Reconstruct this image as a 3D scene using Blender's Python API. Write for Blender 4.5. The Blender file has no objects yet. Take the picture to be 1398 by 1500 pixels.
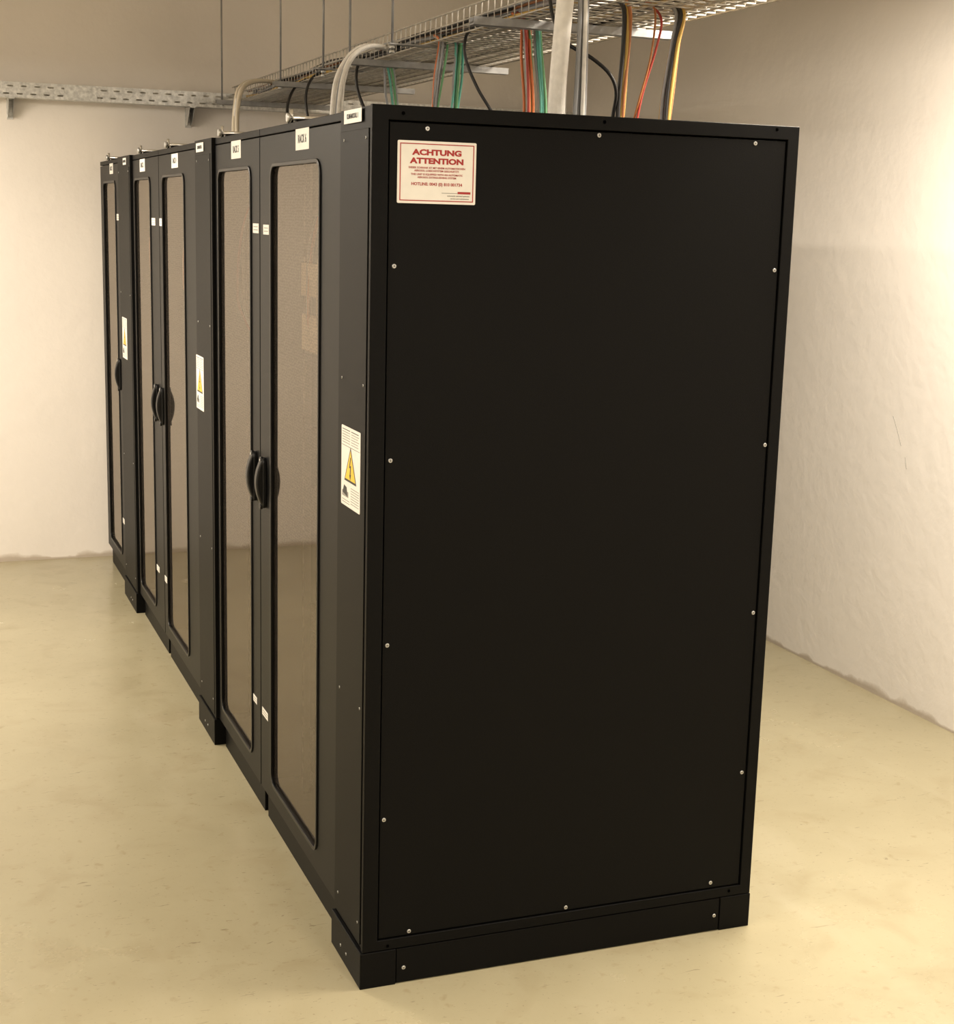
import bpy, bmesh, math, random
from mathutils import Matrix, Vector
random.seed(7)
sc=bpy.context.scene
COL=sc.collection
try:
    sc.view_settings.view_transform='Standard'; sc.view_settings.look='None'
except Exception: pass

# ------------------------------------------------------------ materials
def nodes(name):
    m=bpy.data.materials.new(name); m.use_nodes=True
    nt=m.node_tree; return m,nt,nt.nodes['Principled BSDF']
def simple(name,col,rough=.5,metal=0.,bump=0.,bscale=200.,var=0.,spec=.5):
    m,nt,b=nodes(name)
    b.inputs['Base Color'].default_value=(*col,1); b.inputs['Roughness'].default_value=rough
    b.inputs['Metallic'].default_value=metal; b.inputs['Specular IOR Level'].default_value=spec
    tc=nt.nodes.new('ShaderNodeTexCoord')
    if bump or var:
        n=nt.nodes.new('ShaderNodeTexNoise'); n.inputs['Scale'].default_value=bscale; n.inputs['Detail'].default_value=4
        nt.links.new(tc.outputs['Object'],n.inputs['Vector'])
        if bump:
            bp=nt.nodes.new('ShaderNodeBump'); bp.inputs['Strength'].default_value=bump; bp.inputs['Distance'].default_value=.002
            nt.links.new(n.outputs['Fac'],bp.inputs['Height']); nt.links.new(bp.outputs['Normal'],b.inputs['Normal'])
        if var:
            r=nt.nodes.new('ShaderNodeValToRGB')
            r.color_ramp.elements[0].position=.3; r.color_ramp.elements[1].position=.7
            r.color_ramp.elements[0].color=(*[c*(1-var) for c in col],1); r.color_ramp.elements[1].color=(*[min(1,c*(1+var)) for c in col],1)
            nt.links.new(n.outputs['Fac'],r.inputs['Fac']); nt.links.new(r.outputs['Color'],b.inputs['Base Color'])
    return m
BLACK=simple('black_powder_coat',(.0036,.0035,.0034),.46,bump=.2,bscale=700,spec=.09)
BLACKD=simple('black_door_frame',(.004,.004,.004),.42,bump=.15,bscale=700,spec=.14)
GAP=simple('dark_seam',(.001,.001,.001),.9,spec=0.)
RUBBER=simple('black_gasket',(.005,.005,.005),.35,spec=.3)
PLASTIC=simple('handle_plastic',(.004,.004,.0042),.38,spec=.35)
INNER=simple('rack_interior',(.07,.062,.054),.7,var=.3,bscale=12)
EQUIP=simple('equipment_grey',(.80,.70,.56),.6,var=.1,bscale=20)
EQUIPD=simple('equipment_dark',(.09,.08,.07),.5,var=.3,bscale=20)
ZINC=simple('galvanised_steel',(.58,.58,.56),.42,.55,var=.25,bscale=60)
WIRE=simple('tray_wire_zinc',(.50,.47,.42),.5,.3,var=.2,bscale=40)
STRUT=simple('strut_grey_steel',(.28,.28,.28),.5,.4,var=.15,bscale=30)
CHROME=simple('bright_steel',(.75,.75,.74),.25,1.)
SCREW=simple('zinc_screw',(.55,.55,.54),.35,.8)
WHITE=simple('label_white',(.80,.78,.73),.5,var=.03,bscale=30)
RED=simple('sign_red',(.36,.015,.015),.5)
YEL=simple('warning_yellow',(.85,.55,.03),.45)
INK=simple('print_black',(.03,.03,.03),.6)
INKG=simple('print_grey',(.30,.29,.27),.6)
C_WHITE=simple('cable_white',(.78,.76,.72),.5,var=.08,bscale=50)
C_GREY=simple('cable_grey',(.32,.33,.35),.5)
C_BLACK=simple('cable_black',(.012,.011,.011),.45)
C_YEL=simple('cable_yellow',(.48,.31,.07),.45)
C_BRN=simple('cable_orange_brown',(.33,.12,.03),.45)
C_ORG=simple('cable_orange',(.60,.16,.04),.45)
C_RED=simple('cable_red',(.36,.035,.02),.45)
C_GRN=simple('cable_green',(.14,.36,.17),.45)
C_TEAL=simple('cable_teal',(.13,.46,.38),.45)
C_BEIGE=simple('cable_beige',(.62,.55,.43),.5)

def glass_mat():
    m=bpy.data.materials.new('perforated_tinted_glass'); m.use_nodes=True
    nt=m.node_tree; nt.nodes.clear(); N=nt.nodes.new; L=nt.links.new
    out=N('ShaderNodeOutputMaterial'); tr=N('ShaderNodeBsdfTransparent'); tr.inputs['Color'].default_value=(.82,.75,.67,1)
    gl=N('ShaderNodeBsdfGlossy'); gl.inputs['Roughness'].default_value=.05; gl.inputs['Color'].default_value=(.92,.85,.77,1)
    fr=N('ShaderNodeFresnel'); fr.inputs['IOR'].default_value=1.85
    df=N('ShaderNodeBsdfDiffuse'); df.inputs['Color'].default_value=(.10,.085,.07,1)
    mx=N('ShaderNodeMixShader'); L(fr.outputs[0],mx.inputs[0]); L(tr.outputs[0],mx.inputs[1]); L(gl.outputs[0],mx.inputs[2])
    tc=N('ShaderNodeTexCoord'); vo=N('ShaderNodeTexVoronoi'); vo.inputs['Scale'].default_value=130; vo.inputs['Randomness'].default_value=.6
    L(tc.outputs['Object'],vo.inputs['Vector'])
    r=N('ShaderNodeMapRange'); r.inputs['From Min'].default_value=.25; r.inputs['From Max'].default_value=.5; r.inputs['To Min'].default_value=.0; r.inputs['To Max'].default_value=.24
    L(vo.outputs['Distance'],r.inputs['Value'])
    m2=N('ShaderNodeMixShader'); L(r.outputs[0],m2.inputs[0]); L(mx.outputs[0],m2.inputs[1]); L(df.outputs[0],m2.inputs[2])
    L(m2.outputs[0],out.inputs['Surface']); return m
GLASS=glass_mat()

def wall_mat(name,col,dirt=True):
    m,nt,b=nodes(name); N=nt.nodes.new; L=nt.links.new
    tc=N('ShaderNodeTexCoord'); n=N('ShaderNodeTexNoise'); n.inputs['Scale'].default_value=1.6; n.inputs['Detail'].default_value=6
    L(tc.outputs['Object'],n.inputs['Vector'])
    r=N('ShaderNodeValToRGB'); r.color_ramp.elements[0].position=.3; r.color_ramp.elements[1].position=.75
    r.color_ramp.elements[0].color=(*[c*.95 for c in col],1); r.color_ramp.elements[1].color=(*[c*1.02 for c in col],1)
    L(n.outputs['Fac'],r.inputs['Fac']); last=r.outputs['Color']
    if dirt:
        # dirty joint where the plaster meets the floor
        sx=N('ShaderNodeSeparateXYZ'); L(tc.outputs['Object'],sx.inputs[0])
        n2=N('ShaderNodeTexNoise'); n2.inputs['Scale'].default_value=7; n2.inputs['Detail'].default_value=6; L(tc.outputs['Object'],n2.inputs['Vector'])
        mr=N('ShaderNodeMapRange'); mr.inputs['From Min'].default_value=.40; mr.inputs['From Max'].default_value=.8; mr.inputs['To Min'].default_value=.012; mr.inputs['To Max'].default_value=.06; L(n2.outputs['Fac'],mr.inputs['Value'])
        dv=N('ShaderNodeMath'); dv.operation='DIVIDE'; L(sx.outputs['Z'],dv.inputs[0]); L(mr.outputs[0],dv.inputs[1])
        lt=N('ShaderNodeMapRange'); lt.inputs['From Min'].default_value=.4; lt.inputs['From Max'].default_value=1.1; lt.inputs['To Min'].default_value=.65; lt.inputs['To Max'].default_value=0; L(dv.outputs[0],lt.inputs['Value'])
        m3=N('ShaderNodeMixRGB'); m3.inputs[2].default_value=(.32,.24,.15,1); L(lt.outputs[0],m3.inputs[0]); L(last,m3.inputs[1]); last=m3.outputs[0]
    L(last,b.inputs['Base Color']); b.inputs['Roughness'].default_value=.85
    nb=N('ShaderNodeTexNoise'); nb.inputs['Scale'].default_value=16; nb.inputs['Detail'].default_value=8; L(tc.outputs['Object'],nb.inputs['Vector'])
    bp=N('ShaderNodeBump'); bp.inputs['Strength'].default_value=.35; bp.inputs['Distance'].default_value=.008
    L(nb.outputs['Fac'],bp.inputs['Height']); L(bp.outputs['Normal'],b.inputs['Normal'])
    return m
WALL=wall_mat('painted_plaster_wall',(.85,.80,.74))
CEIL=wall_mat('painted_ceiling',(.78,.73,.66),False)

def floor_mat():
    m,nt,b=nodes('sealed_concrete_floor'); N=nt.nodes.new; L=nt.links.new
    tc=N('ShaderNodeTexCoord')
    n=N('ShaderNodeTexNoise'); n.inputs['Scale'].default_value=1.1; n.inputs['Detail'].default_value=8; n.inputs['Roughness'].default_value=.6
    L(tc.outputs['Object'],n.inputs['Vector'])
    r=N('ShaderNodeValToRGB'); e=r.color_ramp.elements; e[0].position=.28; e[1].position=.72
    e[0].color=(.305,.268,.168,1); e[1].color=(.375,.335,.22,1); L(n.outputs['Fac'],r.inputs['Fac']); last=r.outputs['Color']
    def blot(scale,lo,hi,amt,col,dist=0.,detail=3.,sc3=(1,1,1)):
        nonlocal last
        mp=N('ShaderNodeMapping'); mp.inputs['Scale'].default_value=sc3; mp.inputs['Location'].default_value=(scale,1.3*scale,0); L(tc.outputs['Object'],mp.inputs['Vector'])
        a=N('ShaderNodeTexNoise'); a.inputs['Scale'].default_value=scale; a.inputs['Detail'].default_value=detail; a.inputs['Distortion'].default_value=dist
        L(mp.outputs[0],a.inputs['Vector'])
        mr=N('ShaderNodeMapRange'); mr.inputs['From Min'].default_value=lo; mr.inputs['From Max'].default_value=hi; mr.inputs['To Max'].default_value=amt
        L(a.outputs['Fac'],mr.inputs['Value'])
        mx=N('ShaderNodeMixRGB'); mx.inputs[2].default_value=(*col,1); L(mr.outputs[0],mx.inputs[0]); L(last,mx.inputs[1]); last=mx.outputs[0]
    blot(5,.54,.70,.35,(.26,.21,.12),.6,6)
    blot(26,.62,.74,.4,(.23,.17,.09),.3,4)
    blot(90,.66,.76,.5,(.19,.14,.085),0,2)
    blot(3.2,.58,.75,.3,(.44,.40,.29),.5,5,(1,.3,1))
    blot(60,.69,.74,.5,(.15,.11,.07),2.,2,(.25,1,1))
    L(last,b.inputs['Base Color'])
    rr=N('ShaderNodeMapRange'); rr.inputs['To Min'].default_value=.14; rr.inputs['To Max'].default_value=.36; L(n.outputs['Fac'],rr.inputs['Value']); L(rr.outputs[0],b.inputs['Roughness'])
    b.inputs['Specular IOR Level'].default_value=.5
    nb=N('ShaderNodeTexNoise'); nb.inputs['Scale'].default_value=6; nb.inputs['Detail'].default_value=6; L(tc.outputs['Object'],nb.inputs['Vector'])
    bp=N('ShaderNodeBump'); bp.inputs['Strength'].default_value=.08; bp.inputs['Distance'].default_value=.01
    L(nb.outputs['Fac'],bp.inputs['Height']); L(bp.outputs['Normal'],b.inputs['Normal'])
    return m
FLOOR=floor_mat()

# ------------------------------------------------------------ mesh builder
class MB:
    def __init__(s): s.bm=bmesh.new(); s.mats=[]
    def mi(s,m):
        if m not in s.mats: s.mats.append(m)
        return s.mats.index(m)
    def box(s,x0,x1,y0,y1,z0,z1,mat,bev=0.):
        i=s.mi(mat)
        r=bmesh.ops.create_cube(s.bm,size=1,matrix=Matrix.Translation(((x0+x1)/2,(y0+y1)/2,(z0+z1)/2))@Matrix.Diagonal((abs(x1-x0),abs(y1-y0),abs(z1-z0),1)))
        fs=set(f for v in r['verts'] for f in v.link_faces)
        for f in fs: f.material_index=i
        if bev:
            es=list(set(e for v in r['verts'] for e in v.link_edges))
            rr=bmesh.ops.bevel(s.bm,geom=es,offset=bev,segments=2,affect='EDGES',profile=.5)
            for f in rr['faces']: f.material_index=i
        return s
    def poly(s,pts,mat):
        f=s.bm.faces.new([s.bm.verts.new(p) for p in pts]); f.material_index=s.mi(mat); return s
    def cyl(s,a,b,rad,mat,seg=16,r2=None):
        a=Vector(a);b=Vector(b);d=b-a
        q=d.to_track_quat('Z','Y').to_matrix().to_4x4()
        r=bmesh.ops.create_cone(s.bm,cap_ends=True,segments=seg,radius1=rad,radius2=rad if r2 is None else r2,depth=d.length,matrix=Matrix.Translation((a+b)/2)@q)
        i=s.mi(mat)
        for f in set(f for v in r['verts'] for f in v.link_faces):
            f.material_index=i; f.smooth=len(f.verts)==4
        return s
    def tube(s,pts,rad,mat,seg=8,smooth=True,sub=6,cap=True):
        P=[Vector(p) for p in pts]
        if smooth and len(P)>2:
            Q=[]; E=[P[0]*2-P[1]]+P+[P[-1]*2-P[-2]]
            for k in range(1,len(E)-2):
                p0,p1,p2,p3=E[k-1:k+3]
                for j in range(sub):
                    t=j/sub
                    Q.append(.5*((2*p1)+(p2-p0)*t+(2*p0-5*p1+4*p2-p3)*t*t+(3*p1-p0-3*p2+p3)*t**3))
            Q.append(P[-1]); P=Q
        i=s.mi(mat); rings=[]; up=None
        for k,p in enumerate(P):
            t=(P[min(k+1,len(P)-1)]-P[max(k-1,0)]).normalized()
            if up is None: up=t.orthogonal()
            up=(up-t*up.dot(t)).normalized(); w=t.cross(up)
            rr=rad[k] if isinstance(rad,list) else rad
            rings.append([s.bm.verts.new(p+(up*math.cos(a)+w*math.sin(a))*rr) for a in [2*math.pi*j/seg for j in range(seg)]])
        for A,B in zip(rings,rings[1:]):
            for j in range(seg):
                f=s.bm.faces.new((A[j],A[(j+1)%seg],B[(j+1)%seg],B[j])); f.material_index=i; f.smooth=seg>4
        if cap:
            for R in (rings[0][::-1],rings[-1]):
                f=s.bm.faces.new(R); f.material_index=i
        return s
    def plate(s,outer,holes,thick,mat,M,bev=0.):
        """flat plate in local XY with holes, extruded; M places it"""
        cu=bpy.data.curves.new('tmp','CURVE'); cu.dimensions='2D'; cu.fill_mode='BOTH'; cu.extrude=max(thick/2-bev,0); cu.bevel_depth=bev; cu.bevel_resolution=1; cu.offset=-bev
        for loop in [outer]+holes:
            sp=cu.splines.new('POLY'); sp.points.add(len(loop)-1); sp.use_cyclic_u=True
            for p,q in zip(sp.points,loop): p.co=(q[0],q[1],0,1)
        ob=bpy.data.objects.new('tmp',cu); COL.objects.link(ob)
        me=bpy.data.meshes.new_from_object(ob.evaluated_get(bpy.context.evaluated_depsgraph_get()))
        me.transform(M); n0=len(s.bm.faces); s.bm.from_mesh(me); s.bm.faces.ensure_lookup_table(); i=s.mi(mat)
        for f in s.bm.faces[n0:]: f.material_index=i; f.smooth=False
        bpy.data.objects.remove(ob); bpy.data.curves.remove(cu); bpy.data.meshes.remove(me); return s
    def done(s,name,parent=None,loc=None):
        bmesh.ops.recalc_face_normals(s.bm,faces=s.bm.faces[:])
        me=bpy.data.meshes.new(name); s.bm.to_mesh(me); s.bm.free()
        for m in s.mats: me.materials.append(m)
        ob=bpy.data.objects.new(name,me); COL.objects.link(ob)
        if parent: ob.parent=parent
        return ob
def empty(name,loc=(0,0,0)):
    e=bpy.data.objects.new(name,None); e.empty_display_size=.2; COL.objects.link(e); return e
def rect(a0,a1,b0,b1): return [(a0,b0),(a1,b0),(a1,b1),(a0,b1)]
def rrect(a0,a1,b0,b1,r,n=7):
    o=[]
    for cx,cy,s0 in ((a1-r,b0+r,-90),(a1-r,b1-r,0),(a0+r,b1-r,90),(a0+r,b0+r,180)):
        for k in range(n+1):
            t=math.radians(s0+90*k/n); o.append((cx+r*math.cos(t),cy+r*math.sin(t)))
    return o
# matrices: plate local (a,b,n) -> front plane (a=Y,b=Z,n=X) / side plane (a=X,b=Z,n=-Y)
def MF(x): return Matrix(((0,0,1,x),(1,0,0,0),(0,1,0,0),(0,0,0,1)))
def MS(y): return Matrix(((1,0,0,0),(0,0,-1,y),(0,1,0,0),(0,0,0,1)))

def text(body,size,mat,parent,plane,a,b,n,bold=0.,align='CENTER',ext=.0002,sx=1.):
    """plane 'F' = cabinet fronts (reads towards -Y), 'S' = end panel (reads towards +X)"""
    cu=bpy.data.curves.new('t','FONT'); cu.body=body; cu.size=size; cu.align_x=align; cu.align_y='CENTER'; cu.extrude=ext; cu.offset=bold; cu.resolution_u=3
    ob=bpy.data.objects.new('t',cu); COL.objects.link(ob)
    me=bpy.data.meshes.new_from_object(ob.evaluated_get(bpy.context.evaluated_depsgraph_get())); bpy.data.objects.remove(ob)
    S=Matrix.Diagonal((sx,1,1,1))
    if plane=='S': M=Matrix(((1,0,0,a),(0,0,-1,n),(0,1,0,b),(0,0,0,1)))
    else: M=Matrix(((0,0,-1,n),(-1,0,0,a),(0,1,0,b),(0,0,0,1)))
    me.transform(M@S); me.materials.clear(); me.materials.append(mat)
    o=bpy.data.objects.new('print_'+''.join(ch for ch in body.lower() if ch.isalnum())[:14],me); COL.objects.link(o); o.parent=parent; return o

H=2.1; D=1.088; XR=2.663; YF=4.906; ZC=3.2; XL=-2.7; YB=-5.6
# ------------------------------------------------------------ room
MB().box(XL-.1,XR+.1,YB-.1,YF+.1,-.1,0,FLOOR).done('floor')
MB().box(XL-.1,XR+.1,YB-.1,YF+.1,ZC,ZC+.1,CEIL).done('ceiling')
MB().box(XL-.1,XR+.1,YF,YF+.1,0,ZC,WALL).done('wall_far')
MB().box(XL-.1,XR+.1,YB-.1,YB,0,ZC,WALL).done('wall_back')
wr=MB().box(XR,XR+.1,YB,YF,0,ZC,WALL).done('wall_right')
MB().box(XL-.1,XL,YB,YF,0,ZC,WALL).done('wall_left')
m=MB()
m.tube([(XR-.0003,1.64,1.14),(XR-.0003,1.615,1.10),(XR-.0003,1.60,1.075),(XR-.0003,1.575,1.03)],.0008,INKG,4)
m.tube([(XR-.0003,1.545,.99),(XR-.0003,1.535,.96),(XR-.0003,1.53,.945)],.0011,INKG,4)
m.done('plaster_crack',wr)

# ------------------------------------------------------------ parts
def screw(mb,p,axis,r=.0045):
    p=Vector(p); d=Vector(axis)
    mb.cyl(p,p+d*.0018,r,SCREW,12,r*.8)
    s=Vector((1,0,0)) if abs(d.y)>.5 else Vector((0,1,0))
    q=p+d*.0019
    mb.cyl(q-s*r*.5,q+s*r*.5,.0006,INK,4)
    mb.cyl(q-Vector((0,0,r*.5)),q+Vector((0,0,r*.5)),.0006,INK,4)

def label(parent,y0,y1,z0,z1,txt,x,size=None,lines=None):
    m=MB(); m.box(x-.0008,x,y0,y1,z0,z1,WHITE); m.done('label_plate',parent)
    if txt: text(txt,size or (z1-z0)*.55,INK,parent,'F',(y0+y1)/2,(z0+z1)/2,x-.0012,.0004,sx=.85)
    if lines:
        for k in range(lines):
            z=z1-(k+1)*(z1-z0)/(lines+1)
            mm=MB(); mm.box(x-.0011,x-.0008,y0+.010,y1-.010,z-.0012,z+.0012,INKG); mm.done('label_line',parent)

def warning_sign(parent,y0,y1,z0,z1,x):
    m=MB(); m.plate(rrect(y0,y1,z0,z1,.004),[],.001,WHITE,MF(x-.0006)); m.done('sign_plate',parent)
    m=MB(); w=y1-y0; h=z1-z0; cy=(y0+y1)/2; xx=x-.0013
    # header text rows
    for k in range(6):
        z=z1-.008-k*.0062
        for a,b in ((y1-.008,cy+.006),(cy-.004,y0+.008+random.random()*.02)):
            m.box(xx,xx+.0002,b,a,z-.0009,z+.0009,INKG if k else INK)
    for a,b in ((y1-.004,y0+.004),):
        m.box(xx,xx+.0002,b,a,z1-.047,z1-.046,INK)
    # triangle
    zc=z0+h*.50; s=.046
    def tri(k,mat,xo):
        m.poly([(xo,cy+s*k*1.1,zc-s*k*.75),(xo,cy-s*k*1.1,zc-s*k*.75),(xo,cy,zc+s*k*1.1)],mat)
    tri(1,INK,xx-.0001); tri(.84,YEL,xx-.0003)
    b=[(.02,.60),(.22,.0),(.04,.03),(.10,-.36),(.18,-.34),(0,-.66),(-.16,-.30),(-.06,-.33),(-.14,.16),(.05,.12),(-.10,.55)]
    m.poly([(xx-.0005,cy+p[0]*s,zc+p[1]*s) for p in b],INK)
    # lower block: pictogram left, rows right
    m.box(xx,xx+.0002,cy+.016,y1-.01,z0+.022,z0+.036,INKG)
    m.poly([(xx-.0002,y1-.014,z0+.030),(xx-.0002,cy+.022,z0+.024),(xx-.0002,cy+.030,z0+.046),(xx-.0002,y1-.026,z0+.050)],INK)
    for k in range(7):
        z=z0+.012+k*.0062; m.box(xx,xx+.0002,y0+.008,cy-.004,z-.0009,z+.0009,INKG)
    for k in range(2):
        z=z0+.008+k*.006; m.box(xx,xx+.0002,cy+.006,y1-.01,z-.0009,z+.0009,INKG)
    m.done('sign_print',parent)

def handle(parent,y,z,x):
    """black swing handle: escutcheon plus bowed lever"""
    m=MB(); h=.138
    m.plate(rrect(y-.019,y+.019,z-h/2-.010,z+h/2+.006,.018),[],.012,PLASTIC,MF(x-.006),.003)
    # lever profile in X-Z, extruded in Y
    prof=[]; n=16
    for k in range(n+1):
        t=k/n; zz=z-h/2+h*t; prof.append((x-.010-.021*math.sin(math.pi*(t*.94+.03))**.75,zz))
    for k in range(n,-1,-1):
        t=k/n; zz=z-h/2+h*t; prof.append((x-.003,zz))
    m.plate(prof,[],.030,PLASTIC,Matrix(((1,0,0,0),(0,0,-1,y),(0,1,0,0),(0,0,0,1))),.005)
    m.cyl((x-.008,y,z+h/2-.002),(x-.016,y,z+h/2-.002),.010,PLASTIC,14)
    m.cyl((x-.010,y,z-h/2-.004),(x-.018,y,z-h/2-.004),.009,PLASTIC,14)
    m.cyl((x-.016,y,z+h/2-.002),(x-.0175,y,z+h/2-.002),.005,SCREW,10)
    m.done('swing_handle',parent)

def rack(y0,y1,g0,g1,txt,hy,lab,smalls,seed,tops=()):
    rnd=random.Random(seed)
    e=empty('server_rack'); y0+=.0015; y1-=.0015
    m=MB()
    m.box(.03,D,y0,y0+.018,.1,H-.004,BLACK); m.box(.03,D,y1-.018,y1,.1,H-.004,BLACK)
    m.box(D-.02,D,y0+.018,y1-.018,.1,H-.004,BLACK)
    m.box(.03,D-.02,y0+.018,y1-.018,.1,.12,BLACK)
    m.box(.03,D-.02,y0+.018,y1-.018,H-.03,H-.012,BLACK)
    m.box(.012,.05,y0,y1,H-.022,H-.002,BLACK,.002)
    m.box(.03,D,y0+.02,y1-.02,.0,.098,BLACK)
    m.done('carcass',e)
    # door leaf
    m=MB()
    m.plate(rect(y0+.002,y1-.002,.098,H-.025),[rrect(g0,g1,.158,1.992,.035)],.018,BLACKD,MF(.021),.002)
    m.plate(rrect(g0-.006,g1+.006,.152,1.998,.041),[rrect(g0+.004,g1-.004,.162,1.988,.032)],.007,RUBBER,MF(.0105),.002)
    m.done('door_frame',e)
    m=MB(); m.poly([(.018,g0-.004,.154),(.018,g0-.004,1.996),(.018,g1+.004,1.996),(.018,g1+.004,.154)],GLASS)
    gob=m.done('door_glass',e)
    if gob.data.polygons[0].normal.x>0: gob.data.flip_normals()
    # interior: 19in posts, equipment, patch leads
    m=MB()
    m.box(.55,.56,y0+.02,y1-.02,.13,2.06,INNER)
    for yy in (g0+.02,g1-.04):
        m.box(.10,.12,yy,yy+.02,.13,2.05,INNER)
        for k in range(38): m.box(.0985,.10,yy+.006,yy+.014,.16+k*.049,.175+k*.049,EQUIPD)
    z=.16
    while z<1.2:
        h=rnd.choice([.044,.044,.088,.13])
        if rnd.random()<.75: m.box(.125,.5,g0+.02,g1-.02,z,z+h-.003,EQUIPD if rnd.random()<.8 else INNER)
        z+=h
    m.done('rack_equipment',e)
    m=MB()
    if seed==6:
        m.box(.06,.075,g0+.20,g0+.38,1.64,1.73,EQUIP,.003); m.box(.06,.075,g0+.20,g0+.38,1.49,1.59,EQUIP,.012)
        m.box(.06,.07,g0+.18,g0+.26,1.855,1.88,CHROME)
    for k in range(5):
        yy=g0+.05+rnd.random()*(g1-g0-.1); a=rnd.random()*.06
        m.tube([(.2,yy,2.05),(.09,yy+a,1.85),(.06,yy-a,1.7-rnd.random()*.1),(.09,yy+a*.5,1.5),(.25,yy,1.25)],.0045,rnd.choice([C_BEIGE,C_ORG,C_GREY,C_RED]),6)
    m.done('patch_leads',e)
    handle(e,hy,1.075,.012)
    if lab: label(e,*lab,txt,.0118)
    for s in smalls: label(e,*s,None,.0118,lines=2)
    for ty in tops:
        m=MB()
        m.box(.03,.075,ty-.012,ty+.012,H-.004,H+.006,BLACK,.001)
        m.cyl((.012,ty,H+.012),(.16,ty,H+.012),.0065,CHROME,12)
        m.cyl((.02,ty,H-.004),(.02,ty,H+.034),.005,CHROME,10)
        m.cyl((.006,ty,H+.012),(.016,ty,H+.012),.012,SCREW,6)
        m.box(.055,.12,ty-.006,ty+.006,H-.002,H+.008,BLACK)
        m.done('door_earthing_stud',e)
    return e

def module(y0,y1,end=False,lab=None,sign=None):
    e=empty('rack_cooling_unit'); ya=y0; yb=y1-.0015
    if not end: ya+=.0015
    m=MB()
    if end:
        m.box(.003,D-.003,ya+.016,yb,.098,H-.002,BLACK)
        m.plate(rect(0,D,.096,H),[rect(.038,1.057,.122,2.068)],.016,BLACK,MS(ya+.008),.0015)
        m.done('cabinet_body',e)
        m=MB(); m.plate(rect(.0415,1.0535,.1255,2.0645),[],.010,BLACK,MS(ya+.009),.0012); m.done('end_panel',e)
        m=MB(); m.box(.036,1.06,ya+.0145,ya+.0158,.12,2.07,GAP); m.done('panel_seam',e)
    else:
        m.box(0,D,ya,yb,.098,H,BLACK,.002); m.done('cabinet_body',e)
    m=MB(); m.box(-.0015,.004,ya+.022,yb-.012,.108,H-.05,BLACK,.001)
    m.done('front_cover',e)
    # plinth in corner pieces and infill
    m=MB(); pb=yb
    m.box(.004,D-.004,ya+.006,pb-.004,.0,.0955,GAP)
    m.box(-.006,.086,ya-(.001 if end else 0),pb+.0,.0,.094,BLACK,.002)
    m.box(.9985,D+.002,ya-(.001 if end else 0),pb,.0,.094,BLACK,.002)
    m.box(.088,.9965,ya+.001,pb-.001,.003,.093,BLACK,.0015)
    m.done('plinth',e)
    m=MB()
    for z in (2.03,1.48,.708,.16):
        for yy in (ya+.04,yb-.045): screw(m,(-.0015,yy,z),(-1,0,0),.0035)
    for yy in (ya+.12,ya+.17): screw(m,(-.006,yy,.036),(-1,0,0),.004)
    if end:
        for x,z in [(.129,2.053),(.550,2.057),(.968,2.056),(.056,1.751),(1.044,1.754),(.054,1.310),(1.049,1.317),(.053,.870),(1.046,.878),(.051,.434),(1.042,.442),(.120,.134),(.544,.133),(.967,.140)]:
            screw(m,(x,ya+.004,z),(0,-1,0),.0055)
        for x,z in [(.106,.042),(.981,.046)]: screw(m,(x,ya-.001,z),(0,-1,0),.0055)
        for x,z in [(.071,2.083),(.561,2.087),(1.024,2.091),(.064,.105),(1.023,.110)]: m.cyl((x,ya-.0004,z),(x,ya+.002,z),.0042,GAP,12)
    m.done('screws',e)
    if lab: label(e,*lab,'KLIMAMODUL 1' if end else 'KLIMAMODUL',-.0017,size=.015)
    if sign: warning_sign(e,*sign,-.0017)
    return e

u1=module(0,.261,True,(.075,.215,2.066,2.096),(.055,.212,1.176,1.368))
rack(.262,1.146,.472,.998,'RACK 6',1.082,(.585,.722,2.024,2.078),[(1.03,1.10,1.80,1.828),(1.05,1.125,.338,.362)],6,(.80,))
rack(1.147,1.80,1.262,1.742,'RACK 5',1.205,(1.40,1.54,2.024,2.078),[(1.16,1.235,1.802,1.83),(1.20,1.28-.03,.343,.365)],5,(1.72,))
module(1.80,2.10,False,(1.93,2.06,2.06,2.09),(1.96,2.097,1.172,1.362))
rack(2.10,2.95,2.375,2.855,'RACK 4',2.905,(2.50,2.64,2.02,2.072),[(2.885,2.942,1.80,1.83),(2.88,2.94,.33,.355)],4,(2.76,))
rack(2.952,3.662,3.167,3.60,'RACK 3',3.04,(3.30,3.44,2.022,2.074),[(3.05,3.14,1.80,1.83),(3.08,3.15,.33,.355)],3,(3.46,))
module(3.663,4.053,False,(3.76,3.86,2.06,2.09),(3.83,3.98,1.175,1.366))
rack(4.055,4.788,4.226,4.66,'RACK 2',4.16,(4.30,4.42,2.03,2.08),[(4.12,4.20,1.81,1.84),(4.14,4.2,.33,.355)],2,(4.5,))

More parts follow.
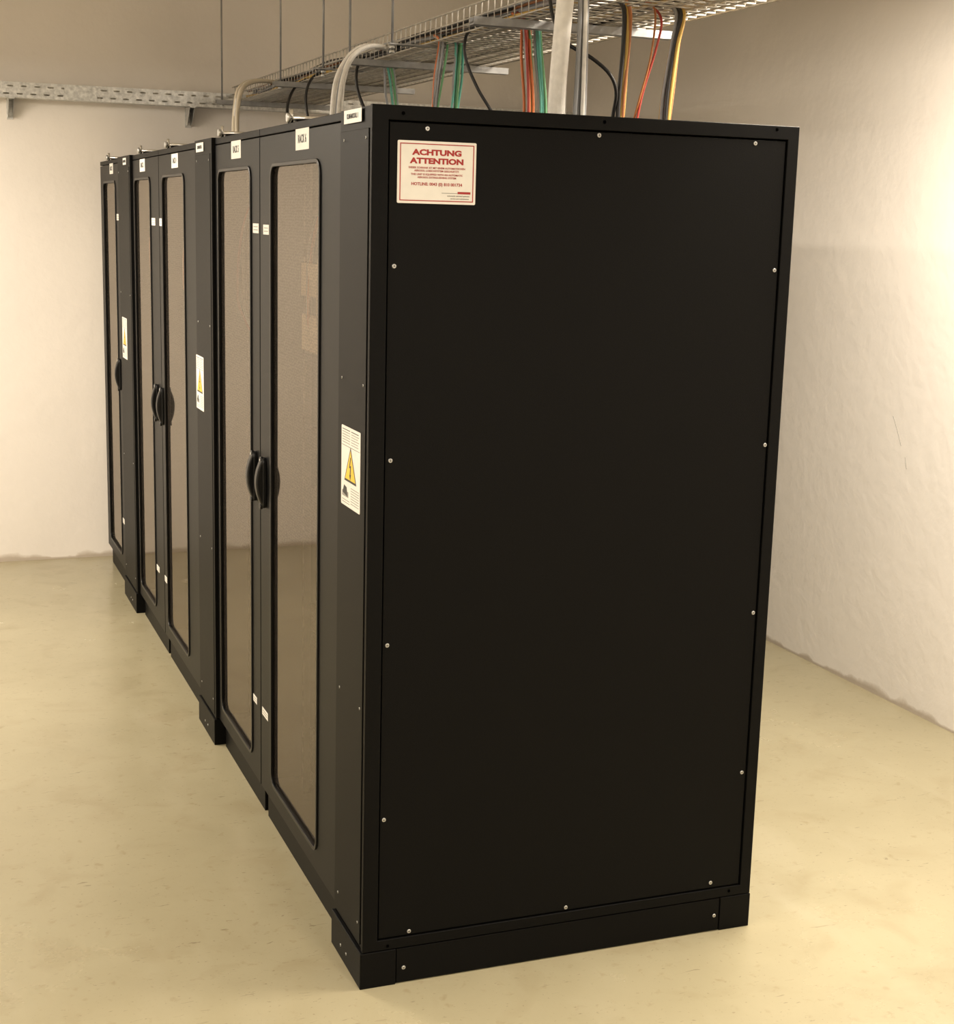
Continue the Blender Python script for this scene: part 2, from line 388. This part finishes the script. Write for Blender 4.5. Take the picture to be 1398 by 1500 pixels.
# ------------------------------------------------------------ extinguishing notice on the end panel
e=empty('fire_suppression_notice')
yS=.0035
m=MB(); m.plate(rrect(.060,.246,1.890,2.026,.003),[],.0012,WHITE,MS(yS-.0002)); m.done('sign_plate',e)
m=MB(); m.plate(rect(.0655,.2405,1.8955,2.0205),[rect(.0675,.2385,1.8975,2.0185)],.0004,RED,MS(yS-.0011)); m.done('sign_border',e)
cx=.153; n=yS-.0010
text('ACHTUNG',.0165,RED,e,'S',cx,2.001,n,.0008,sx=1.42)
text('ATTENTION',.0165,RED,e,'S',cx,1.9825,n,.0008,sx=1.36)
text('DIESER SCHRANK IST MIT EINEM AUTOMATISCHEN',.0058,RED,e,'S',cx,1.968,n,.0001)
text('AEROSOL LOESCHSYSTEM GESCHUETZT.',.0058,RED,e,'S',cx,1.9615,n,.0001)
text('THIS UNIT IS EQUIPPED WITH AN AUTOMATIC',.0058,RED,e,'S',cx,1.9535,n,.0001)
text('AEROSOL EXTINGUISHING SYSTEM',.0058,RED,e,'S',cx,1.947,n,.0001)
text('HOTLINE: 0043 (0) 810 001734',.0092,RED,e,'S',cx,1.9325,n,.0002)
text('automatic aerosol systems',.0050,INKG,e,'S',.205,1.9085,n,.0001)
text('service and maintenance',.0045,INKG,e,'S',.208,1.9025,n,.0001)
m=MB(); m.box(.165,.203,n-.0001,n,1.9135,1.9148,INKG); m.box(.203,.234,n-.0001,n,1.913,1.918,RED); m.done('logo_bar',e)

# ------------------------------------------------------------ cable tray
e=empty('wire_mesh_cable_tray')
tx0,tx1,tz0,tz1=.69,1.14,2.425,2.50
ty0,ty1=-2.4,4.74
m=MB()
nl=9
for k in range(nl):
    x=tx0+(tx1-tx0)*k/(nl-1); m.tube([(x,ty0,tz0),(x,ty1,tz0)],.0028,WIRE,5,False)
for z in (tz0+.038,tz1):
    for x in (tx0,tx1): m.tube([(x,ty0,z),(x,ty1,z)],.0034 if z==tz1 else .0028,WIRE,5,False)
y=ty0+.02
while y<ty1:
    m.tube([(tx0+.003,y,tz1+.004),(tx0+.003,y,tz0+.004),(tx1-.003,y,tz0+.004),(tx1-.003,y,tz1+.004)],.0028,WIRE,5,False)
    y+=.052
m.done('tray_basket',e)
m=MB()
for sy in (.90,2.2,3.3,4.55,-.5):
    m.box(.565,1.20,sy-.018,sy+.018,2.398,2.402,STRUT); m.box(.565,1.20,sy-.020,sy-.017,2.398,2.420,STRUT); m.box(.565,1.20,sy+.017,sy+.020,2.398,2.420,STRUT)
m.done('support_struts',e)
m=MB()
for ry,ax in ((4.55,.595),(3.3,.595),(2.62,.60),(2.2,.585),(1.65,.57),(-.5,.595)):
    m.cyl((ax,ry,2.395),(ax,ry,ZC-.001),.0042,STRUT,10)
    m.cyl((ax,ry,2.403),(ax,ry,2.412),.010,ZINC,6); m.cyl((ax,ry,2.388),(ax,ry,2.397),.010,ZINC,6)
    m.cyl((ax,ry,ZC-.02),(ax,ry,ZC-.001),.018,ZINC,12)
for ry in (2.62,1.65): m.box(.56,.76,ry-.012,ry+.012,2.415,2.42,STRUT)
for ry in (-.5,):
    m.cyl((1.185,ry,2.395),(1.185,ry,ZC-.001),.0042,STRUT,10)
m.done('hanger_rods',e)
m=MB()
for k in range(46):
    x=tx0+.03+random.random()*(tx1-tx0-.06); z=tz0+.012+random.random()*.045
    r=random.choice([.004,.005,.006,.008]); mt=random.choice([C_BLACK,C_BLACK,C_GREY,C_GREY,C_WHITE,C_BRN,C_BEIGE,C_YEL,C_BLACK])
    pts=[]; y=ty0+.05
    while y<ty1-.1:
        pts.append((min(max(x+random.uniform(-.025,.025),tx0+.015),tx1-.015),y,z+random.uniform(-.005,.008))); y+=.33
    m.tube(pts,r,mt,6,True,3)
m.done('tray_cables',e)

# ------------------------------------------------------------ cable drops
def bundle(name,strands):
    m=MB()
    for pts,r,mt in strands: m.tube(pts,r,mt,8)
    return m.done(name)
def fan(pts,n,r,mats,spread,seed):
    rn=random.Random(seed); o=[]
    for k in range(n):
        a=2*math.pi*k/n+rn.random(); q=spread*(.35+.65*rn.random())
        off=[Vector((math.cos(a)*q*rn.uniform(.6,1.3),math.sin(a)*q*rn.uniform(.6,1.3),0)) for _ in pts]
        o.append(([Vector(p)+d for p,d in zip(pts,off)],r,mats[k%len(mats)]))
    return o
zt=2.0885
PB='patch_cable_bundle'; PC='black_power_cable'
bundle('white_cable_trunk',[([(.615,.40,zt),(.616,.40,2.20),(.628,.40,2.40),(.642,.40,2.56),(.70,.42,2.78),(.80,.6,3.0),(.85,.7,ZC)],.024,C_WHITE),
 ([(.642,.44,zt),(.642,.44,2.25),(.650,.44,2.42),(.675,.44,2.60),(.74,.47,2.80),(.83,.62,3.02),(.88,.72,ZC)],.018,C_WHITE)])
bundle('grey_cable_bundle',fan([(.69,.42,zt),(.69,.42,2.2),(.69,.42,2.38),(.695,.44,2.50),(.74,.5,2.53),(.86,.7,2.47)],6,.006,[C_GREY,C_WHITE,C_GREY],.014,2))
bundle(PB,fan([(.845,.5,zt),(.848,.5,2.2),(.855,.5,2.33),(.86,.52,2.42),(.87,.6,2.455)],8,.0065,[C_YEL,C_BRN,C_BRN,C_YEL,C_BLACK],.012,3))
bundle(PB,[([(.89,.5,zt),(.91,.5,2.2),(.945,.5,2.32),(.955,.5,2.40),(.95,.6,2.46)],.0035,C_RED),([(.885,.52,zt),(.90,.5,2.18),(.93,.5,2.30),(.935,.5,2.42),(.93,.6,2.46)],.003,C_BRN)])
bundle(PB,fan([(.98,.5,zt),(.985,.5,2.2),(1.0,.5,2.33),(1.01,.5,2.42),(1.0,.6,2.455)],9,.0055,[C_YEL,C_GREY,C_BRN,C_YEL,C_GREY,C_BLACK],.012,5))
bundle(PB,fan([(.775,.96,zt),(.775,.96,2.2),(.768,.97,2.33),(.76,.98,2.43),(.765,1.05,2.46)],9,.0045,[C_ORG,C_RED,C_GRN,C_ORG,C_GREY],.016,6))
bundle(PB,fan([(.815,.96,zt),(.815,.96,2.2),(.805,.97,2.33),(.795,.98,2.43),(.79,1.05,2.46)],8,.0045,[C_TEAL,C_TEAL,C_GRN,C_GREY],.014,7))
bundle(PC,[([(.68,.62,2.45),(.67,.56,2.38),(.70,.53,2.32),(.755,.5,2.285),(.80,.48,2.245),(.822,.48,2.20),(.825,.5,2.14),(.825,.5,zt)],.005,C_BLACK)])
bundle(PC,[([(.76,1.35,2.46),(.70,1.3,2.42),(.69,1.28,2.35),(.72,1.25,2.26),(.77,1.22,2.17),(.80,1.2,zt)],.005,C_BLACK)])
bundle(PB,fan([(.77,1.6,zt),(.775,1.6,2.2),(.78,1.6,2.32),(.79,1.62,2.43),(.80,1.7,2.46)],7,.0045,[C_TEAL,C_GRN,C_TEAL,C_GREY],.016,8))
bundle(PB,fan([(.69,1.6,zt),(.70,1.6,2.2),(.71,1.6,2.32),(.73,1.62,2.43),(.74,1.7,2.46)],7,.0038,[C_GREY,C_GRN,C_BEIGE,C_ORG,C_GREY],.02,9))
bundle(PB,fan([(.86,2.5,zt),(.86,2.5,2.2),(.85,2.5,2.32),(.83,2.5,2.43),(.82,2.6,2.46)],6,.005,[C_TEAL,C_GRN,C_GREY],.025,10))
bundle(PC,[([(.74,2.55,2.46),(.70,2.5,2.41),(.70,2.48,2.33),(.74,2.46,2.22),(.78,2.45,zt)],.006,C_BLACK)])
bundle(PC,[([(.74,3.1,2.46),(.68,3.1,2.42),(.65,3.08,2.34),(.66,3.05,2.22),(.68,3.0,zt)],.006,C_BLACK)])
bundle('white_cable_bundle',fan([(.46,1.95,2.1008),(.465,1.95,2.20),(.485,1.97,2.32),(.53,2.0,2.405),(.61,2.05,2.45),(.72,2.15,2.455),(.82,2.4,2.45)],8,.008,[C_WHITE,C_WHITE,C_GREY,C_WHITE],.014,11))
bundle('beige_cable_bundle',fan([(.43,3.45,zt),(.43,3.45,2.2),(.44,3.48,2.31),(.475,3.55,2.40),(.56,3.65,2.445),(.70,3.8,2.455),(.82,4.1,2.45)],7,.009,[C_BEIGE,C_WHITE,C_BEIGE],.014,12))
bundle(PC,[([(.74,3.35,2.45),(.66,3.3,2.40),(.60,3.2,2.3),(.60,3.1,2.18),(.62,3.05,zt)],.006,C_BLACK)])

# ------------------------------------------------------------ perforated cable channel on the far wall
e=empty('perforated_cable_channel')
m=MB(); holes=[]; x=-2.6
zr0,zr1=2.395,2.470
while x<2.58:
    holes.append(rrect(x,x+.030,zr0+.014,zr0+.022,.0038,2)); holes.append(rrect(x+.02,x+.05,zr1-.024,zr1-.016,.0038,2)); x+=.065
Mx=Matrix(((1,0,0,0),(0,0,-1,4.76),(0,1,0,0),(0,0,0,1)))
m.plate(rect(-2.65,2.655,zr0,zr1),holes,.002,ZINC,Mx)
m.box(-2.65,2.655,4.76,4.86,zr0,zr0+.002,ZINC); m.box(-2.65,2.655,4.858,4.86,zr0,zr1,ZINC)
for xx in (-.16,): m.box(xx,xx+.16,4.755,4.7585,zr0+.004,zr1-.004,ZINC); 
for xx in (-.10,.0): m.cyl((xx,4.754,2.432),(xx,4.75,2.432),.008,SCREW,6)
m.done('channel_profile',e)
m=MB()
for xx in (-2.2,-1.3,-.43,.47,1.4,2.3):
    m.box(xx,xx+.03,4.75,4.905,zr0-.006,zr0-.001,ZINC)
    m.poly([(xx+.003,4.77,zr0-.006),(xx+.003,4.90,zr0-.006),(xx+.003,4.90,zr0-.09),(xx+.003,4.86,zr0-.09)],ZINC)
    m.poly([(xx+.027,4.77,zr0-.006),(xx+.027,4.90,zr0-.006),(xx+.027,4.90,zr0-.09),(xx+.027,4.86,zr0-.09)],ZINC)
    m.box(xx,xx+.03,4.90,4.9055,zr0-.10,zr0+.03,ZINC)
m.done('wall_brackets',e)

# ------------------------------------------------------------ lamps out of view (suspended downlights, one an added fill light)
def lamp(x,y,ly,w,z=2.62,lx=.28,col=(1,.895,.75)):
    e=empty('unseen_overhead_light')
    m=MB(); m.box(x-lx/2-.02,x+lx/2+.02,y-ly/2-.02,y+ly/2+.02,z,z+.07,WHITE,.006)
    for s in (-1,1): m.cyl((x,y+s*ly*.35,z+.07),(x,y+s*ly*.35,ZC-.001),.004,STRUT,8)
    m.done('housing',e)
    l=bpy.data.lights.new('area_downlight','AREA'); l.shape='RECTANGLE'; l.size=lx; l.size_y=ly; l.energy=w; l.color=col
    o=bpy.data.objects.new('area_downlight',l); COL.objects.link(o); o.location=(x,y,z-.004); o.parent=e
lamp(-1.55,2.9,1.5,128)
lamp(-1.45,-.8,1.5,60,z=2.85,lx=.6)
lamp(1.62,.1,1.5,150,z=2.80,lx=.6)
lamp(.6,-3.2,1.5,95,lx=.6)  # added fill light near the camera, evens the room and lifts shadows

w=bpy.data.worlds.new('World'); sc.world=w; w.use_nodes=True
w.node_tree.nodes['Background'].inputs[0].default_value=(1,.9,.78,1); w.node_tree.nodes['Background'].inputs[1].default_value=.05

# ------------------------------------------------------------ camera
yaw,pitch,roll,fpx=.3719,-.1942,.0264,2176.7
cy,sy=math.cos(yaw),math.sin(yaw)
f=Vector((sy*math.cos(pitch),cy*math.cos(pitch),math.sin(pitch))); r=Vector((cy,-sy,0)); u=r.cross(f)
r2=r*math.cos(roll)+u*math.sin(roll); u2=-r*math.sin(roll)+u*math.cos(roll)
cam=bpy.data.objects.new('camera',bpy.data.cameras.new('camera')); COL.objects.link(cam); sc.camera=cam
cam.matrix_world=Matrix(((r2.x,u2.x,-f.x,-.9817),(r2.y,u2.y,-f.y,-3.2074),(r2.z,u2.z,-f.z,1.8579),(0,0,0,1)))
cam.data.sensor_fit='HORIZONTAL'; cam.data.sensor_width=36; cam.data.lens=36*fpx/1398; cam.data.clip_start=.02
